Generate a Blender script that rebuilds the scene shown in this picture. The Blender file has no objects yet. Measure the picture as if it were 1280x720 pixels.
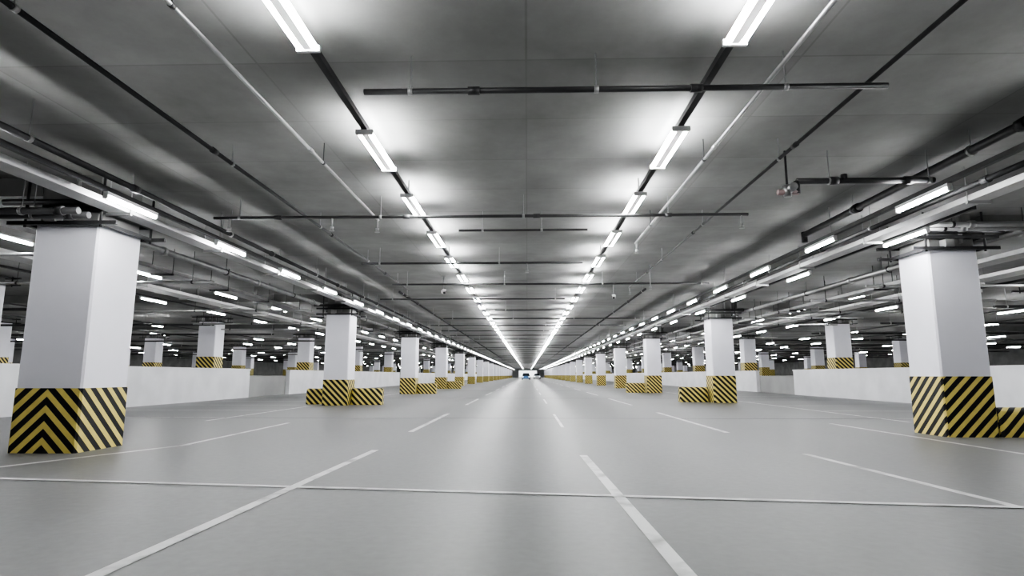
import bpy, math, random
from mathutils import Vector, Matrix
random.seed(7)
scene = bpy.context.scene
CEIL = 3.75
Y0, Y1 = -9.0, 250.0
XW = 46.0
# ------------------------------------------------------------ materials
def new_mat(name):
    m = bpy.data.materials.new(name); m.use_nodes = True
    nt = m.node_tree
    return m, nt, nt.nodes, nt.links, nt.nodes["Principled BSDF"]

def plain(name, col, rough=0.5, metal=0.0, var=0.12, scale=6.0, bump=0.0):
    m, nt, N, L, b = new_mat(name)
    tc = N.new("ShaderNodeTexCoord"); no = N.new("ShaderNodeTexNoise")
    no.inputs["Scale"].default_value = scale; no.inputs["Detail"].default_value = 5
    L.new(tc.outputs["Object"], no.inputs["Vector"])
    r = N.new("ShaderNodeValToRGB")
    r.color_ramp.elements[0].position = 0.3; r.color_ramp.elements[1].position = 0.7
    r.color_ramp.elements[0].color = tuple(c*(1-var) for c in col)+(1,)
    r.color_ramp.elements[1].color = tuple(min(1, c*(1+var)) for c in col)+(1,)
    L.new(no.outputs["Fac"], r.inputs["Fac"]); L.new(r.outputs["Color"], b.inputs["Base Color"])
    b.inputs["Roughness"].default_value = rough; b.inputs["Metallic"].default_value = metal
    if bump:
        bp = N.new("ShaderNodeBump"); bp.inputs["Strength"].default_value = bump; bp.inputs["Distance"].default_value = 0.02
        L.new(no.outputs["Fac"], bp.inputs["Height"]); L.new(bp.outputs["Normal"], b.inputs["Normal"])
    return m

def emis(name, col, s):
    m, nt, N, L, b = new_mat(name)
    b.inputs["Base Color"].default_value = (*col, 1)
    b.inputs["Emission Color"].default_value = (*col, 1)
    b.inputs["Emission Strength"].default_value = s
    return m

def floor_mat():
    m, nt, N, L, b = new_mat("epoxy_concrete_floor")
    tc = N.new("ShaderNodeTexCoord")
    n1 = N.new("ShaderNodeTexNoise"); n1.inputs["Scale"].default_value = 0.35; n1.inputs["Detail"].default_value = 8; n1.inputs["Roughness"].default_value = 0.6
    mp = N.new("ShaderNodeMapping"); mp.inputs["Scale"].default_value = (1.0, 0.35, 1)
    L.new(tc.outputs["Object"], mp.inputs["Vector"]); L.new(mp.outputs["Vector"], n1.inputs["Vector"])
    r = N.new("ShaderNodeValToRGB")
    r.color_ramp.elements[0].position = 0.3; r.color_ramp.elements[1].position = 0.72
    r.color_ramp.elements[0].color = (0.135, 0.138, 0.138, 1); r.color_ramp.elements[1].color = (0.235, 0.238, 0.238, 1)
    L.new(n1.outputs["Fac"], r.inputs["Fac"])
    n2 = N.new("ShaderNodeTexNoise"); n2.inputs["Scale"].default_value = 14; n2.inputs["Detail"].default_value = 6
    L.new(tc.outputs["Object"], n2.inputs["Vector"])
    r2 = N.new("ShaderNodeMapRange"); r2.inputs["To Min"].default_value = 0.82; r2.inputs["To Max"].default_value = 1.15
    L.new(n2.outputs["Fac"], r2.inputs["Value"])
    mx = N.new("ShaderNodeMix"); mx.data_type = 'RGBA'; mx.blend_type = 'MULTIPLY'; mx.inputs["Factor"].default_value = 1
    L.new(r.outputs["Color"], mx.inputs[6]); L.new(r2.outputs["Result"], mx.inputs[7])
    L.new(mx.outputs[2], b.inputs["Base Color"])
    rr = N.new("ShaderNodeMapRange"); rr.inputs["To Min"].default_value = 0.31; rr.inputs["To Max"].default_value = 0.52
    L.new(n1.outputs["Fac"], rr.inputs["Value"]); L.new(rr.outputs["Result"], b.inputs["Roughness"])
    bp = N.new("ShaderNodeBump"); bp.inputs["Strength"].default_value = 0.08; bp.inputs["Distance"].default_value = 0.01
    L.new(n2.outputs["Fac"], bp.inputs["Height"]); L.new(bp.outputs["Normal"], b.inputs["Normal"])
    return m

def ceil_mat():
    m, nt, N, L, b = new_mat("board_marked_concrete")
    tc = N.new("ShaderNodeTexCoord")
    n1 = N.new("ShaderNodeTexNoise"); n1.inputs["Scale"].default_value = 0.6; n1.inputs["Detail"].default_value = 9; n1.inputs["Roughness"].default_value = 0.62
    L.new(tc.outputs["Object"], n1.inputs["Vector"])
    r = N.new("ShaderNodeValToRGB")
    r.color_ramp.elements[0].position = 0.3; r.color_ramp.elements[1].position = 0.72
    r.color_ramp.elements[0].color = (0.20, 0.20, 0.197, 1); r.color_ramp.elements[1].color = (0.345, 0.345, 0.34, 1)
    L.new(n1.outputs["Fac"], r.inputs["Fac"])
    br = N.new("ShaderNodeTexBrick"); br.inputs["Scale"].default_value = 1.0
    br.inputs["Brick Width"].default_value = 2.4; br.inputs["Row Height"].default_value = 1.2
    br.inputs["Mortar Size"].default_value = 0.012; br.inputs["Mortar Smooth"].default_value = 0.4; br.offset = 0.0
    br.inputs["Color1"].default_value = (1, 1, 1, 1); br.inputs["Color2"].default_value = (0.86, 0.86, 0.86, 1)
    br.inputs["Mortar"].default_value = (0.8, 0.8, 0.8, 1)
    L.new(tc.outputs["Object"], br.inputs["Vector"])
    mx = N.new("ShaderNodeMix"); mx.data_type = 'RGBA'; mx.blend_type = 'MULTIPLY'; mx.inputs["Factor"].default_value = 1
    L.new(r.outputs["Color"], mx.inputs[6]); L.new(br.outputs["Color"], mx.inputs[7])
    L.new(mx.outputs[2], b.inputs["Base Color"])
    b.inputs["Roughness"].default_value = 0.75
    bp = N.new("ShaderNodeBump"); bp.inputs["Strength"].default_value = 0.15; bp.inputs["Distance"].default_value = 0.01
    L.new(n1.outputs["Fac"], bp.inputs["Height"]); L.new(bp.outputs["Normal"], b.inputs["Normal"])
    return m

def stripe_mat():
    m, nt, N, L, b = new_mat("hazard_stripe_paint")
    uv = N.new("ShaderNodeUVMap"); uv.uv_map = "UVMap"
    sp = N.new("ShaderNodeSeparateXYZ"); L.new(uv.outputs["UV"], sp.inputs[0])
    ad = N.new("ShaderNodeMath"); ad.operation = 'ADD'; L.new(sp.outputs[0], ad.inputs[0]); L.new(sp.outputs[1], ad.inputs[1])
    mu = N.new("ShaderNodeMath"); mu.operation = 'MULTIPLY'; mu.inputs[1].default_value = 1/0.205; L.new(ad.outputs[0], mu.inputs[0])
    fr = N.new("ShaderNodeMath"); fr.operation = 'FRACT'; L.new(mu.outputs[0], fr.inputs[0])
    gt = N.new("ShaderNodeMath"); gt.operation = 'GREATER_THAN'; gt.inputs[1].default_value = 0.52; L.new(fr.outputs[0], gt.inputs[0])
    tc = N.new("ShaderNodeTexCoord"); no = N.new("ShaderNodeTexNoise"); no.inputs["Scale"].default_value = 9; no.inputs["Detail"].default_value = 6
    L.new(tc.outputs["Object"], no.inputs["Vector"])
    mr = N.new("ShaderNodeMapRange"); mr.inputs["To Min"].default_value = 0.85; mr.inputs["To Max"].default_value = 1.15; L.new(no.outputs["Fac"], mr.inputs["Value"])
    mx = N.new("ShaderNodeMix"); mx.data_type = 'RGBA'
    mx.inputs[6].default_value = (0.006, 0.006, 0.008, 1); mx.inputs[7].default_value = (0.72, 0.60, 0.19, 1)
    L.new(gt.outputs[0], mx.inputs["Factor"])
    m2 = N.new("ShaderNodeMix"); m2.data_type = 'RGBA'; m2.blend_type = 'MULTIPLY'; m2.inputs["Factor"].default_value = 1
    L.new(mx.outputs[2], m2.inputs[6]); L.new(mr.outputs["Result"], m2.inputs[7])
    L.new(m2.outputs[2], b.inputs["Base Color"]); b.inputs["Roughness"].default_value = 0.5
    return m

def line_mat():
    m, nt, N, L, b = new_mat("worn_white_road_paint")
    tc = N.new("ShaderNodeTexCoord"); no = N.new("ShaderNodeTexNoise"); no.inputs["Scale"].default_value = 3.5; no.inputs["Detail"].default_value = 8
    L.new(tc.outputs["Object"], no.inputs["Vector"])
    r = N.new("ShaderNodeValToRGB")
    r.color_ramp.elements[0].position = 0.3; r.color_ramp.elements[1].position = 0.52
    r.color_ramp.elements[0].color = (0.34, 0.34, 0.34, 1); r.color_ramp.elements[1].color = (0.64, 0.64, 0.64, 1)
    L.new(no.outputs["Fac"], r.inputs["Fac"]); L.new(r.outputs["Color"], b.inputs["Base Color"]); b.inputs["Roughness"].default_value = 0.5
    return m

M = dict(
    floor=floor_mat(), ceil=ceil_mat(), stripe=stripe_mat(), line=line_mat(),
    white=plain("white_column_paint", (0.79, 0.785, 0.84), 0.5, 0, 0.03, 1.5),
    wallw=plain("white_wall_paint", (0.66, 0.66, 0.68), 0.6, 0, 0.08, 1.2),
    dconc=plain("dark_concrete", (0.19, 0.19, 0.187), 0.8, 0, 0.2, 1.0, 0.1),
    deck=plain("deck_concrete", (0.28, 0.28, 0.278), 0.6, 0, 0.15, 0.6),
    steel=plain("galvanised_steel", (0.36, 0.36, 0.36), 0.38, 0.75, 0.15, 4),
    dark=plain("dark_painted_pipe", (0.05, 0.05, 0.052), 0.45, 0.2, 0.2, 5),
    tray=plain("pale_cable_tray", (0.52, 0.52, 0.52), 0.45, 0.2, 0.1, 2),
    body=plain("white_enamel_batten", (0.7, 0.7, 0.7), 0.4, 0, 0.03, 4),
    rubber=plain("black_rubber", (0.02, 0.02, 0.02), 0.8, 0, 0.1, 8),
    glass=plain("dark_car_glass", (0.02, 0.025, 0.03), 0.08, 0, 0.05, 2),
    redp=plain("dull_red_valve_paint", (0.20, 0.14, 0.14), 0.5, 0, 0.1, 5),
    tube=emis("fluorescent_tube_glow", (0.985, 0.995, 1.0), 56.0),
    lamp=emis("car_lamp_glow", (0.9, 0.95, 1.0), 3.0),
)
# ------------------------------------------------------------ mesh builder
class MB:
    def __init__(s, mats): s.v=[]; s.f=[]; s.m=[]; s.uv=[]; s.mats=mats; s.sm=[]
    def face(s, pts, mat, uvs=None, smooth=False):
        i=len(s.v); s.v += [tuple(p) for p in pts]; s.f.append(tuple(range(i, i+len(pts))))
        s.m.append(s.mats.index(mat)); s.uv.append(uvs or [(0,0)]*len(pts)); s.sm.append(smooth)
    def box(s, x0,x1,y0,y1,z0,z1, mat):
        P=[(x0,y0,z0),(x1,y0,z0),(x1,y1,z0),(x0,y1,z0),(x0,y0,z1),(x1,y0,z1),(x1,y1,z1),(x0,y1,z1)]
        i=len(s.v); s.v+=P
        for q in [(0,3,2,1),(4,5,6,7),(0,1,5,4),(1,2,6,5),(2,3,7,6),(3,0,4,7)]:
            s.f.append(tuple(i+k for k in q)); s.m.append(s.mats.index(mat)); s.uv.append([(0,0)]*4); s.sm.append(False)
    def cyl(s, a, b, r, mat, n=10, caps=True, r2=None):
        a=Vector(a); b=Vector(b); d=(b-a).normalized(); r2 = r if r2 is None else r2
        up=Vector((0,0,1)) if abs(d.z)<0.9 else Vector((1,0,0))
        u=d.cross(up).normalized(); w=u.cross(d)
        i=len(s.v)
        for p,rr in ((a,r),(b,r2)):
            for k in range(n):
                t=2*math.pi*k/n; s.v.append(tuple(p+u*math.cos(t)*rr+w*math.sin(t)*rr))
        for k in range(n):
            k2=(k+1)%n
            s.f.append((i+k,i+n+k,i+n+k2,i+k2)); s.m.append(s.mats.index(mat)); s.uv.append([(0,0)]*4); s.sm.append(True)
        if caps:
            s.f.append(tuple(i+k for k in range(n))); s.m.append(s.mats.index(mat)); s.uv.append([(0,0)]*n); s.sm.append(False)
            s.f.append(tuple(i+n+k for k in reversed(range(n)))); s.m.append(s.mats.index(mat)); s.uv.append([(0,0)]*n); s.sm.append(False)
    def mesh(s, name):
        me=bpy.data.meshes.new(name); me.from_pydata(s.v, [], s.f)
        for mt in s.mats: me.materials.append(M[mt])
        uvl=me.uv_layers.new(name="UVMap")
        for p,mi,uv,sm in zip(me.polygons, s.m, s.uv, s.sm):
            p.material_index=mi; p.use_smooth=sm
            for li,c in zip(p.loop_indices, uv): uvl.data[li].uv=c
        me.validate(); me.update(); return me
    def obj(s, name, loc=(0,0,0)):
        o=bpy.data.objects.new(name, s.mesh(name)); scene.collection.objects.link(o); o.location=loc; return o
def inst(me, name, loc, rot=0.0):
    o=bpy.data.objects.new(name, me); scene.collection.objects.link(o); o.location=loc; o.rotation_euler=(0,0,rot); return o

# ------------------------------------------------------------ shell
b=MB(["floor"]); b.box(-XW,XW,Y0,Y1,-0.25,0,"floor"); b.obj("floor")
b=MB(["ceil"]); b.box(-XW,XW,Y0,Y1,CEIL,CEIL+0.3,"ceil"); b.obj("ceiling")
b=MB(["dconc"]); b.box(-XW-0.3,-XW,Y0,Y1,-0.25,CEIL+0.3,"dconc"); b.obj("wall_left")
b=MB(["dconc"]); b.box(XW,XW+0.3,Y0,Y1,-0.25,CEIL+0.3,"dconc"); b.obj("wall_right")
# far wall, with an opening added so world light glows at the aisle end
b=MB(["wallw"])
b.box(-XW-0.3,-3.6,Y1,Y1+0.3,-0.25,CEIL+0.3,"wallw"); b.box(4.0,XW+0.3,Y1,Y1+0.3,-0.25,CEIL+0.3,"wallw")
b.box(-3.6,4.0,Y1,Y1+0.3,CEIL-0.8,CEIL+0.3,"wallw"); b.obj("wall_far")
b=MB(["dconc"]); b.box(-30,30,Y1+0.3,Y1+60,-0.35,-0.05,"dconc"); b.obj("added_opening_ground")  # invented ground outside the added glow opening
b=MB(["dconc"]); b.box(-XW-0.3,XW+0.3,Y0-0.3,Y0,-0.25,CEIL+0.3,"dconc"); b.obj("wall_near")

DX_L, DX_R, DZ = -12.6, 13.8, 0.95
b=MB(["deck"]); b.box(-XW,DX_L-0.2,Y0,Y1,0,DZ,"deck"); b.obj("raised_parking_deck")
b=MB(["deck"]); b.box(DX_R+0.2,XW,Y0,Y1,0,DZ,"deck"); b.obj("raised_parking_deck")
def parapet(xa, xb, segs):
    for (a,c) in segs:
        b=MB(["wallw"])
        b.box(xa,xb,a,c,0,1.22,"wallw")
        b.box(xa-0.03,xb+0.03,a-0.02,c+0.02,1.22,1.28,"wallw")
        b.obj("parapet_wall")
parapet(DX_L-0.2, DX_L, [(-4,26.5),(31,58),(63,110),(114,200)])
parapet(DX_R, DX_R+0.2, [(-4,31),(36,62),(67,110),(114,200)])

# ------------------------------------------------------------ columns
def column_mesh(name, W, H, sh, mode, top=CEIL):
    b=MB(["white","stripe","dark","steel","dconc"])
    c=0.025
    def ring(h,z): 
        return [(-h+c,-h,z),(h-c,-h,z),(h,-h+c,z),(h,h-c,z),(h-c,h,z),(-h+c,h,z),(-h,h-c,z),(-h,-h+c,z)]
    def prism(h,z0,z1,mat):
        A=ring(h,z0); B=ring(h,z1)
        for k in range(8):
            k2=(k+1)%8
            b.face([A[k],A[k2],B[k2],B[k]],mat)
    h=W+0.012
    prism(W,0,H,"white")
    A=ring(h,0.0); B=ring(h,sh)
    if mode=='chev':
        for k in range(8):
            k2=(k+1)%8
            a0,a1=A[k],A[k2]
            if k in (0,4):
                yy=a0[1]
                for (p,q) in ((a0,(0,yy,0)),((0,yy,0),a1)):
                    pts=[p,q,(q[0],q[1],sh),(p[0],p[1],sh)]
                    b.face(pts,"stripe",[(abs(t[0]),t[2]) for t in pts])
            else:
                pts=[a0,a1,B[k2],B[k]]
                b.face(pts,"stripe",[(abs(t[0])+(t[1]+h if k<4 else -(t[1]-h)),t[2]) for t in pts])
    else:
        u=0
        for k in range(8):
            k2=(k+1)%8
            Ln=(Vector(A[k2])-Vector(A[k])).length
            s_ = 1 if mode=='back' else -1
            b.face([A[k],A[k2],B[k2],B[k]],"stripe",[(s_*u,0),(s_*(u+Ln),0),(s_*(u+Ln),sh),(s_*u,sh)])
            u+=Ln
    b.face(B,"stripe")
    prism(W-0.02,H,top,"dconc")
    t=0.05; g=W+0.06
    for z in (H-0.02, H+0.17):
        b.box(-g-0.25,g+0.25,-g-t,-g,z,z+t,"dark"); b.box(-g-0.25,g+0.25,g,g+t,z,z+t,"dark")
        b.box(-g-t,-g,-g,g,z,z+t,"dark"); b.box(g,g+t,-g,g,z,z+t,"dark")
    for sx in (-1,1):
        for sy in (-1,1):
            b.cyl((sx*(g+0.02),sy*(g+0.02),H-0.05),(sx*(g+0.02),sy*(g+0.02),top),0.018,"dark",6)
    b.box(-W*0.5,-W*0.15,-g-0.09,-g+0.06,H+0.02,H+0.15,"steel")
    b.cyl((W*0.3,-g+0.02,H+0.1),(W*0.3,-g+0.02,top),0.03,"steel",8)
    b.cyl((-g-0.35,-g-0.02,H+0.30),(g+0.35,-g-0.02,H+0.30),0.045,"dark",8)
    return b.mesh(name)
colA=column_mesh("concrete_column_chevron",0.445,3.04,0.83,'chev')
colB=column_mesh("concrete_column_backslash",0.41,3.05,0.85,'back')
colR=column_mesh("concrete_column_right",0.41,3.10,0.98,'back')
colC=column_mesh("concrete_column_slash",0.41,3.12,0.98,'slash')
XL, XR = -6.30, 7.25
NL=20
for i in range(NL):
    inst(colA if i==0 else colB, "concrete_column", (XL-(0.14 if i else 0), 8.08+12.0*i, 0))
    inst(colC if i==0 else colR, "concrete_column", (XR, 10.35+12.0*i, 0))
deckcol=column_mesh("deck_column",0.41,CEIL-DZ-0.25,0.9,'back',CEIL-DZ)
for v in deckcol.vertices:
    v.co.z=min(v.co.z,CEIL-DZ)
for i in range(NL):
    for x,off in ((-15.0,15.4),(-25.5,15.4),(-36,15.4),(15.4,17.4),(26,17.4),(36.5,17.4)):
        inst(deckcol,"concrete_column",(x,off+12.0*i,DZ))

# ------------------------------------------------------------ striped wheel barriers
def barrier_mesh(name, L, Wd, H, sgn=1):
    b=MB(["stripe"])
    r=0.10; prof=[(-Wd/2,0),(-Wd/2+0.03,H-r)]
    for k in range(1,6):
        a=math.pi - k*math.pi/12*1.2
        prof.append((-Wd/2+0.03+r+math.cos(a)*r, H-r+math.sin(a)*r))
    prof += [(-x,z) for x,z in reversed(prof)]
    n=len(prof)
    us=[0]
    for k in range(1,n):
        us.append(us[-1]+math.hypot(prof[k][0]-prof[k-1][0],prof[k][1]-prof[k-1][1]))
    st=[(-L/2,0.8),(-L/2+0.04,0.95),(-L/2+0.1,1.0),(L/2-0.1,1.0),(L/2-0.04,0.95),(L/2,0.8)]
    R=[[(x,p[0]*s,p[1]*(0.96 if s<0.9 else 1)) for p in prof] for x,s in st]
    for i in range(len(st)-1):
        for k in range(n-1):
            pts=[R[i][k],R[i+1][k],R[i+1][k+1],R[i][k+1]]
            b.face(pts,"stripe",[(sgn*pts[0][0],us[k]),(sgn*pts[1][0],us[k]),(sgn*pts[2][0],us[k+1]),(sgn*pts[3][0],us[k+1])],True)
    b.face(list(reversed(R[0])),"stripe",[(p[1],p[2]) for p in reversed(R[0])])
    b.face(R[-1],"stripe",[(p[1],p[2]) for p in R[-1]])
    return b.mesh(name)
bar1=barrier_mesh("barrier",0.80,0.34,0.54)
bar2=barrier_mesh("barrier_b",1.05,0.34,0.56)
bar3=barrier_mesh("barrier_c",1.7,0.40,0.47,-1)
for i in range(1,4):
    y=8.08+12*i; x=XL-0.14
    if i==1: inst(bar1,"wheel_barrier",(x-0.41-0.44,y+0.5,0))
    inst(bar2,"wheel_barrier",(x+0.41+0.56,y+0.1,0))
    yr=10.35+12*i
    if i<3: inst(bar2,"wheel_barrier",(XR-0.41-0.58,yr+0.25,0))
inst(bar3,"wheel_barrier",(XR+0.43+0.88,10.12,0))

# ------------------------------------------------------------ floor markings
b=MB(["line"])
def seg(x0,y0,x1,y1,w=0.10,z=0.004):
    d=Vector((x1-x0,y1-y0)).normalized(); n=Vector((-d.y,d.x))*w/2
    b.face([(x0-n.x,y0-n.y,z),(x0+n.x,y0+n.y,z),(x1+n.x,y1+n.y,z),(x1-n.x,y1-n.y,z)][::-1],"line")
seg(-2.18,2.95,-2.05,8.05,0.095)
seg(0.84,1.5,0.70,7.6,0.095)
seg(3.75,4.75,3.55,7.8,0.09)
seg(-9.0,6.22,12.0,3.80,0.075,0.006)
seg(-6.0,6.0,-4.9,8.6,0.09)
seg(-4.95,8.4,-5.05,12.5,0.09)
seg(6.35,7.2,6.30,12.6,0.09)
for k in range(12):
    y=10.6+9.5*k
    seg(-2.08,y,-2.08,y+5.0,0.10); seg(3.5,y,3.5,y+5.6,0.10); seg(0.68,y+1,0.68,y+4.8,0.06)
for k in range(30):
    y=14+2.9*k
    seg(-11.8,y,-7.2,y,0.09,0.008); seg(8.3,y,13.0,y,0.09,0.008)
seg(-7.1,13,-7.1,150,0.09); seg(8.2,13,8.2,150,0.09)
b.obj("floor_marking_lines")

b=MB(["dark"])
for k in range(20):
    y=14.0+12*k; b.box(-12,13,y,y+0.015,0.0,0.002,"dark")
b.obj("floor_expansion_joints")

# ------------------------------------------------------------ fluorescent light rows
def light_row(x, z, starts, length, double=True, y_end=240, tr=0.019, zc=CEIL, gap=0.065):
    b=MB(["tube","body","dark","steel"])
    b.box(x-0.03,x+0.03,starts[0]-1.0,y_end,z+0.03,z+0.085,"dark")
    last=-99
    for s in starts:
        far = s>70
        b.box(x-0.03,x+0.03,s-0.02,s+length+0.02,z-0.01,z+0.03,"body")
        xs=(-gap,gap) if double else (0,)
        zt = z if double else z-0.035
        for dx in xs:
            b.cyl((x+dx,s,zt),(x+dx,s+length,zt),tr,"tube",5 if far else 8,False)
        for e in (s-0.03,s+length):
            if double: b.box(x-0.09,x+0.09,e,e+0.03,z-0.025,z+0.025,"body")
            else: b.box(x-0.025,x+0.025,e,e+0.03,z-0.06,z,"body")
        if s-last>4:
            b.cyl((x,s+0.1,z+0.08),(x,s+0.1,zc),0.012,"steel",5,False); last=s
    return b.obj("fluorescent_light_row")
def rng(a,p,end): 
    out=[]; 
    while a<end: out.append(a); a+=p
    return out
st=[-1.5,3.05]+rng(5.72,2.16,238)
light_row(-1.68,3.49,st,1.08)
light_row(1.58,3.49,st,1.08)
light_row(-5.2,3.22,rng(4.25,2.6,238),0.95,False,tr=0.024)
light_row(5.0,3.22,rng(4.2,2.6,238),0.95,False,tr=0.024)
light_row(6.35,3.30,rng(9.2,3.9,238),1.1,False,tr=0.024)
for x in (-8.6,-11.4,9.6,12.3):
    light_row(x,3.28,rng(4.8+abs(x)%1.7,3.6,200),1.2,False,tr=0.024)
for x in (-17.5,-21,-27.5,-33,-40,17.8,21.3,28.5,34.0,40):
    light_row(x,3.33,rng(8.0+abs(x)%3.1,5.4,190),1.35,False,tr=0.026)

# ------------------------------------------------------------ pipes
def pipe_obj(name, paths, r, mat, hang=3.0, coup=0.0, n=10):
    b=MB([mat,"steel" if mat!="steel" else "dark"]); other=b.mats[1]
    for a,c in paths:
        a=Vector(a); c=Vector(c); b.cyl(a,c,r,mat,n)
        L=(c-a).length; d=(c-a).normalized()
        if abs(d.z)<0.5 and hang:
            t=0.4
            while t<L:
                p=a+d*t
                b.cyl(p+Vector((0,0,r*0.5)),(p.x,p.y,CEIL),0.006,other,5,False)
                b.cyl(p-d*0.02,p+d*0.02,r*1.25,other,n)
                t+=hang
        if coup:
            t=coup*0.5
            while t<L:
                p=a+d*t; b.cyl(p-d*0.05,p+d*0.05,r*1.4,mat,n); t+=coup
    return b.obj(name)
ZP=3.5
pipe_obj("sprinkler_pipe",[((-3.52,0.2,ZP),(-3.52,17.0,ZP))],0.024,"dark",3,4)
pipe_obj("sprinkler_pipe",[((-2.42,0.2,ZP),(-2.42,9.2,ZP))],0.018,"steel",3,4)
pipe_obj("sprinkler_pipe",[((2.08,0.2,ZP),(2.08,11.0,ZP))],0.019,"steel",3,4)
pipe_obj("sprinkler_pipe",[((2.95,0.2,ZP),(2.95,16.8,ZP))],0.020,"dark",3,4)
pipe_obj("cross_pipe",[((-1.40,4.71,3.42),(3.05,4.71,3.42))],0.026,"dark",1.6,1.9)
pipe_obj("cross_pipe",[((-4.85,8.68,3.41),(3.35,8.68,3.41))],0.024,"dark",2.2,2.0)
pipe_obj("ceiling_conduit",[((-1.15,9.6,3.42),(1.02,9.6,3.42))],0.02,"dark",1.0,0)
pp=[]
for k in range(26):
    y=12.4+2.9*k*(1+0.02*k)
    a=random.choice([-4.7,-3.6,-1.2]); c=random.choice([1.2,3.4,4.8])
    pp.append(((a,y,3.40),(c,y,3.40)))
pipe_obj("branch_pipes",pp,0.024,"dark",2.6,0,8)
pipe_obj("long_main_pipe",[((-3.9,17.6,3.52),(-3.9,200,3.52)),((3.5,17.2,3.52),(3.5,200,3.52))],0.035,"dark",6,6)
pipe_obj("water_main",[((5.0,1.2,3.50),(5.0,10.4,3.50)),((5.0,10.4,3.55),(5.0,10.4,3.36))],0.05,"dark",2.4,3)
pipe_obj("water_main",[((5.6,1.0,3.36),(5.6,200,3.36))],0.035,"dark",4,4)
pipe_obj("water_main",[((-4.95,1.0,3.33),(-4.95,200,3.33))],0.035,"dark",4,4)
pipe_obj("water_main",[((-7.1,9,3.4),(-7.1,200,3.4)),((8.3,1.0,3.4),(8.3,200,3.4))],0.06,"steel",4,4)
pipe_obj("valve_branch",[((3.32,7.0,3.36),(4.98,7.0,3.36)),((3.32,7.0,3.36),(3.32,7.0,3.2)),((3.9,7.0,3.36),(3.9,7.0,3.44))],0.036,"dark",1.2,0.9)
b=MB(["redp","steel","dark"])
b.cyl((0,0,3.30),(0,0,3.16),0.07,"steel",14,True,0.045); b.cyl((-0.12,0,3.22),(0.13,0,3.22),0.035,"redp",10)
b.cyl((0,-0.1,3.24),(0,-0.18,3.24),0.05,"steel",12); b.cyl((0,0,3.28),(0,0,CEIL),0.014,"dark",6)
b.obj("alarm_valve",(3.2,7.0,0))

def sprinkler(x,y,z0,drop):
    b=MB(["steel","body"])
    b.cyl((0,0,0),(0,0,-drop),0.014,"steel",8); b.cyl((0,0,-drop),(0,0,-drop-0.03),0.028,"steel",10)
    b.cyl((0,0,-drop-0.06),(0,0,-drop-0.066),0.04,"steel",12)
    b.cyl((0.016,0,-drop-0.02),(0.02,0,-drop-0.062),0.004,"steel",5); b.cyl((-0.016,0,-drop-0.02),(-0.02,0,-drop-0.062),0.004,"steel",5)
    b.obj("sprinkler_head",(x,y,z0))
for (x,y,z) in ((3.25,8.68,3.41),(-3.0,8.68,3.41),(-2.42,9.15,3.5),(2.08,10.9,3.5),(-3.52,16.9,3.5),(2.95,16.7,3.5),(-4.6,8.68,3.41),(0.0,12.4,3.4)):
    sprinkler(x,y,z-0.01,0.14)
sprinkler(3.1,14.6,CEIL,0.55)
def cctv(x,y,rot):
    b=MB(["body","dark","steel"])
    b.cyl((0,0,0),(0,0,-0.38),0.016,"steel",8); b.cyl((0,0,0),(0,0,-0.02),0.05,"steel",12)
    b.cyl((0,0.12,-0.43),(0,-0.14,-0.48),0.045,"body",12); b.cyl((0,-0.14,-0.48),(0,-0.16,-0.484),0.036,"dark",12)
    b.box(-0.05,0.05,-0.18,0.12,-0.415,-0.385,"body")
    o=b.obj("cctv_camera",(x,y,CEIL)); o.rotation_euler=(0,0,rot)
cctv(-2.35,16.2,0.3); cctv(2.6,17.4,-0.2)

def tray(x,z,w,y0,y1,mat):
    b=MB([mat,"steel"] if mat!="steel" else [mat,"dark"])
    o=b.mats[1]
    b.box(x-w/2,x+w/2,y0,y1,z,z+0.012,mat)
    b.box(x-w/2-0.012,x-w/2,y0,y1,z,z+0.08,mat); b.box(x+w/2,x+w/2+0.012,y0,y1,z,z+0.08,mat)
    y=y0+0.8
    while y<y1:
        b.box(x-w/2-0.05,x+w/2+0.05,y,y+0.04,z-0.04,z,o)
        for sx in (-1,1): b.cyl((x+sx*(w/2+0.035),y+0.02,z-0.03),(x+sx*(w/2+0.035),y+0.02,CEIL),0.008,o,5,False)
        y+=2.4
    for k in range(4):
        xx=x-w/2+0.05+k*(w-0.1)/3
        b.cyl((xx,y0,z+0.035),(xx,y1,z+0.035),0.018,o,5)
    b.obj("cable_tray")
tray(-5.58,3.20,0.24,2,200,"tray")
tray(-8.0,3.2,0.4,2,200,"steel")
tray(5.97,3.28,0.22,2,200,"tray")
tray(9.0,3.15,0.4,2,200,"steel")
tray(-10.2,3.3,0.5,2,160,"tray"); tray(11.2,3.3,0.5,2,160,"tray")
b=MB(["dconc"])
for k in range(20):
    for x0,x1,off in ((-45.9,-6.8,8.05),(7.9,45.9,10.35)):
        y=off+12*k
        b.box(x0,x1,y-0.3,y+0.3,CEIL-0.26,CEIL,"dconc")
b.obj("ceiling_beams")
pp=[]
for k in range(40):
    y=9.4+2.7*k+random.random()
    pp.append(((-12-random.random()*3,y,3.05),(-6.95,y,3.05)))
    pp.append(((7.9,y+1,3.05),(12+random.random()*2,y+1,3.05)))
def clear(y,off): 
    return abs(((y-off+6)%12)-6)>0.6
pp=[(a,c) for a,c in pp if clear(a[1],8.08) and clear(a[1],10.35) and clear(a[1],15.4) and clear(a[1],17.4)]
pipe_obj("side_bay_branch_pipes",pp,0.035,"steel",2.0,0,7)
pp=[]
for k in range(20):
    y=18.8+6*k
    pp.append(((-44,y,3.15),(-13.5,y,3.15))); pp.append(((14.8,y,3.15),(44,y,3.15)))
pipe_obj("deck_branch_pipes",pp,0.05,"dark",6,0,6)
pipe_obj("cross_duct_pipe",[((-9.5,7.3,3.08),(-5.75,7.3,3.08)),((-9.5,7.12,3.09),(-5.75,7.12,3.09))],0.045,"dark",1.3,1.4)
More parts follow.
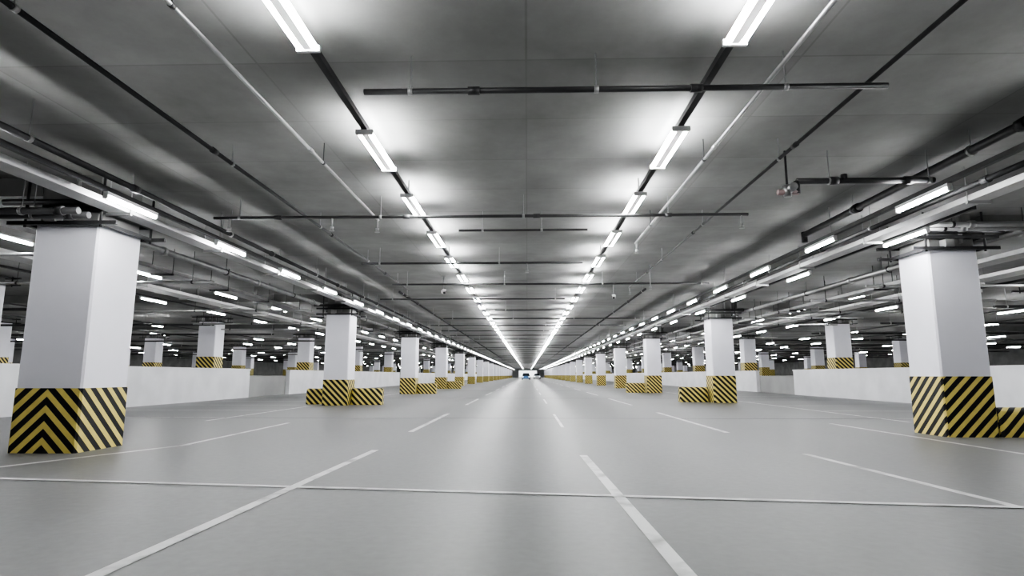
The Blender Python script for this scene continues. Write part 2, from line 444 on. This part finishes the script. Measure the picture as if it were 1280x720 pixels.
pipe_obj("cross_duct_pipe",[((6.5,9.6,3.4),(11.5,9.6,3.4)),((6.5,9.4,3.42),(11.5,9.4,3.42))],0.045,"steel",1.3,1.4)

# ------------------------------------------------------------ cars (far end of the aisle)
def car_mesh(name, col):
    M["paint_"+name]=plain("car_paint_"+name,col,0.25,0.3,0.02,1)
    pm="paint_"+name
    b=MB([pm,"glass","rubber","lamp","steel"])
    S=[(-2.15,0.35,0.62,0.66),(-2.05,0.25,0.78,0.80),(-1.2,0.22,0.92,0.88),(-0.4,0.2,0.95,0.90),(0.7,0.2,0.97,0.90),(1.5,0.22,1.0,0.88),(2.0,0.28,0.98,0.80),(2.12,0.4,0.8,0.70)]
    def ring(y,z0,z1,w): return [(-w*0.92,y,z0),(-w,y,(z0+z1)/2),(-w*0.93,y,z1),(w*0.93,y,z1),(w,y,(z0+z1)/2),(w*0.92,y,z0)]
    R=[ring(*s) for s in S]
    for i in range(len(R)-1):
        for k in range(6):
            k2=(k+1)%6; b.face([R[i][k],R[i][k2],R[i+1][k2],R[i+1][k]],pm,None,k!=5)
    b.face(R[0][::-1],pm); b.face(R[-1],pm)
    G=[(-1.05,0.93,0.80,0),( -0.35,1.42,0.62,1),(0.9,1.46,0.62,1),(1.75,0.99,0.74,0)]
    P=[[(-g[2],g[0],g[1]),(g[2],g[0],g[1])] for g in G]
    base=[[(-0.83,g[0],0.93),(0.83,g[0],0.93)] for g in G]
    for i in range(3):
        mt = pm if i==1 else "glass"
        b.face([P[i][0],P[i][1],P[i+1][1],P[i+1][0]],mt)
        b.face([base[i][0],P[i][0],P[i+1][0],base[i+1][0]],"glass"); b.face([base[i][1],base[i+1][1],P[i+1][1],P[i][1]],"glass")
    for sx in (-1,1):
        for y in (-1.35,1.3):
            b.cyl((sx*0.70,y,0.32),(sx*0.92,y,0.32),0.32,"rubber",18); b.cyl((sx*0.92,y,0.32),(sx*0.93,y,0.32),0.19,"steel",12)
        b.box(sx*0.62-0.13,sx*0.62+0.13,-2.13,-2.02,0.56,0.68,"lamp")
    return b.mesh(name)
cb=car_mesh("blue",(0.10,0.20,0.38)); cw=car_mesh("silver",(0.45,0.46,0.48))
for me,x,y,z,r in ((cb,-0.3,130,0,0),(cw,2.6,160,0,0)):
    inst(me,"parked_car",(x,y,z),r)

# ------------------------------------------------------------ world / camera
w=bpy.data.worlds.new("world"); scene.world=w; w.use_nodes=True
w.node_tree.nodes["Background"].inputs[0].default_value=(0.95,0.98,1.0,1); w.node_tree.nodes["Background"].inputs[1].default_value=1.0
cam=bpy.data.cameras.new("camera"); co=bpy.data.objects.new("camera",cam); scene.collection.objects.link(co)
cam.sensor_width=36; cam.lens=36*730/1280; cam.clip_end=600; cam.clip_start=0.05
co.location=(0,0,1.0); co.rotation_euler=(math.radians(90+8.49),0,math.radians(1.49))
scene.camera=co
scene.view_settings.view_transform='AgX'
try: scene.view_settings.look='AgX - High Contrast'
except Exception as e: print(e)
scene.view_settings.exposure=0.86
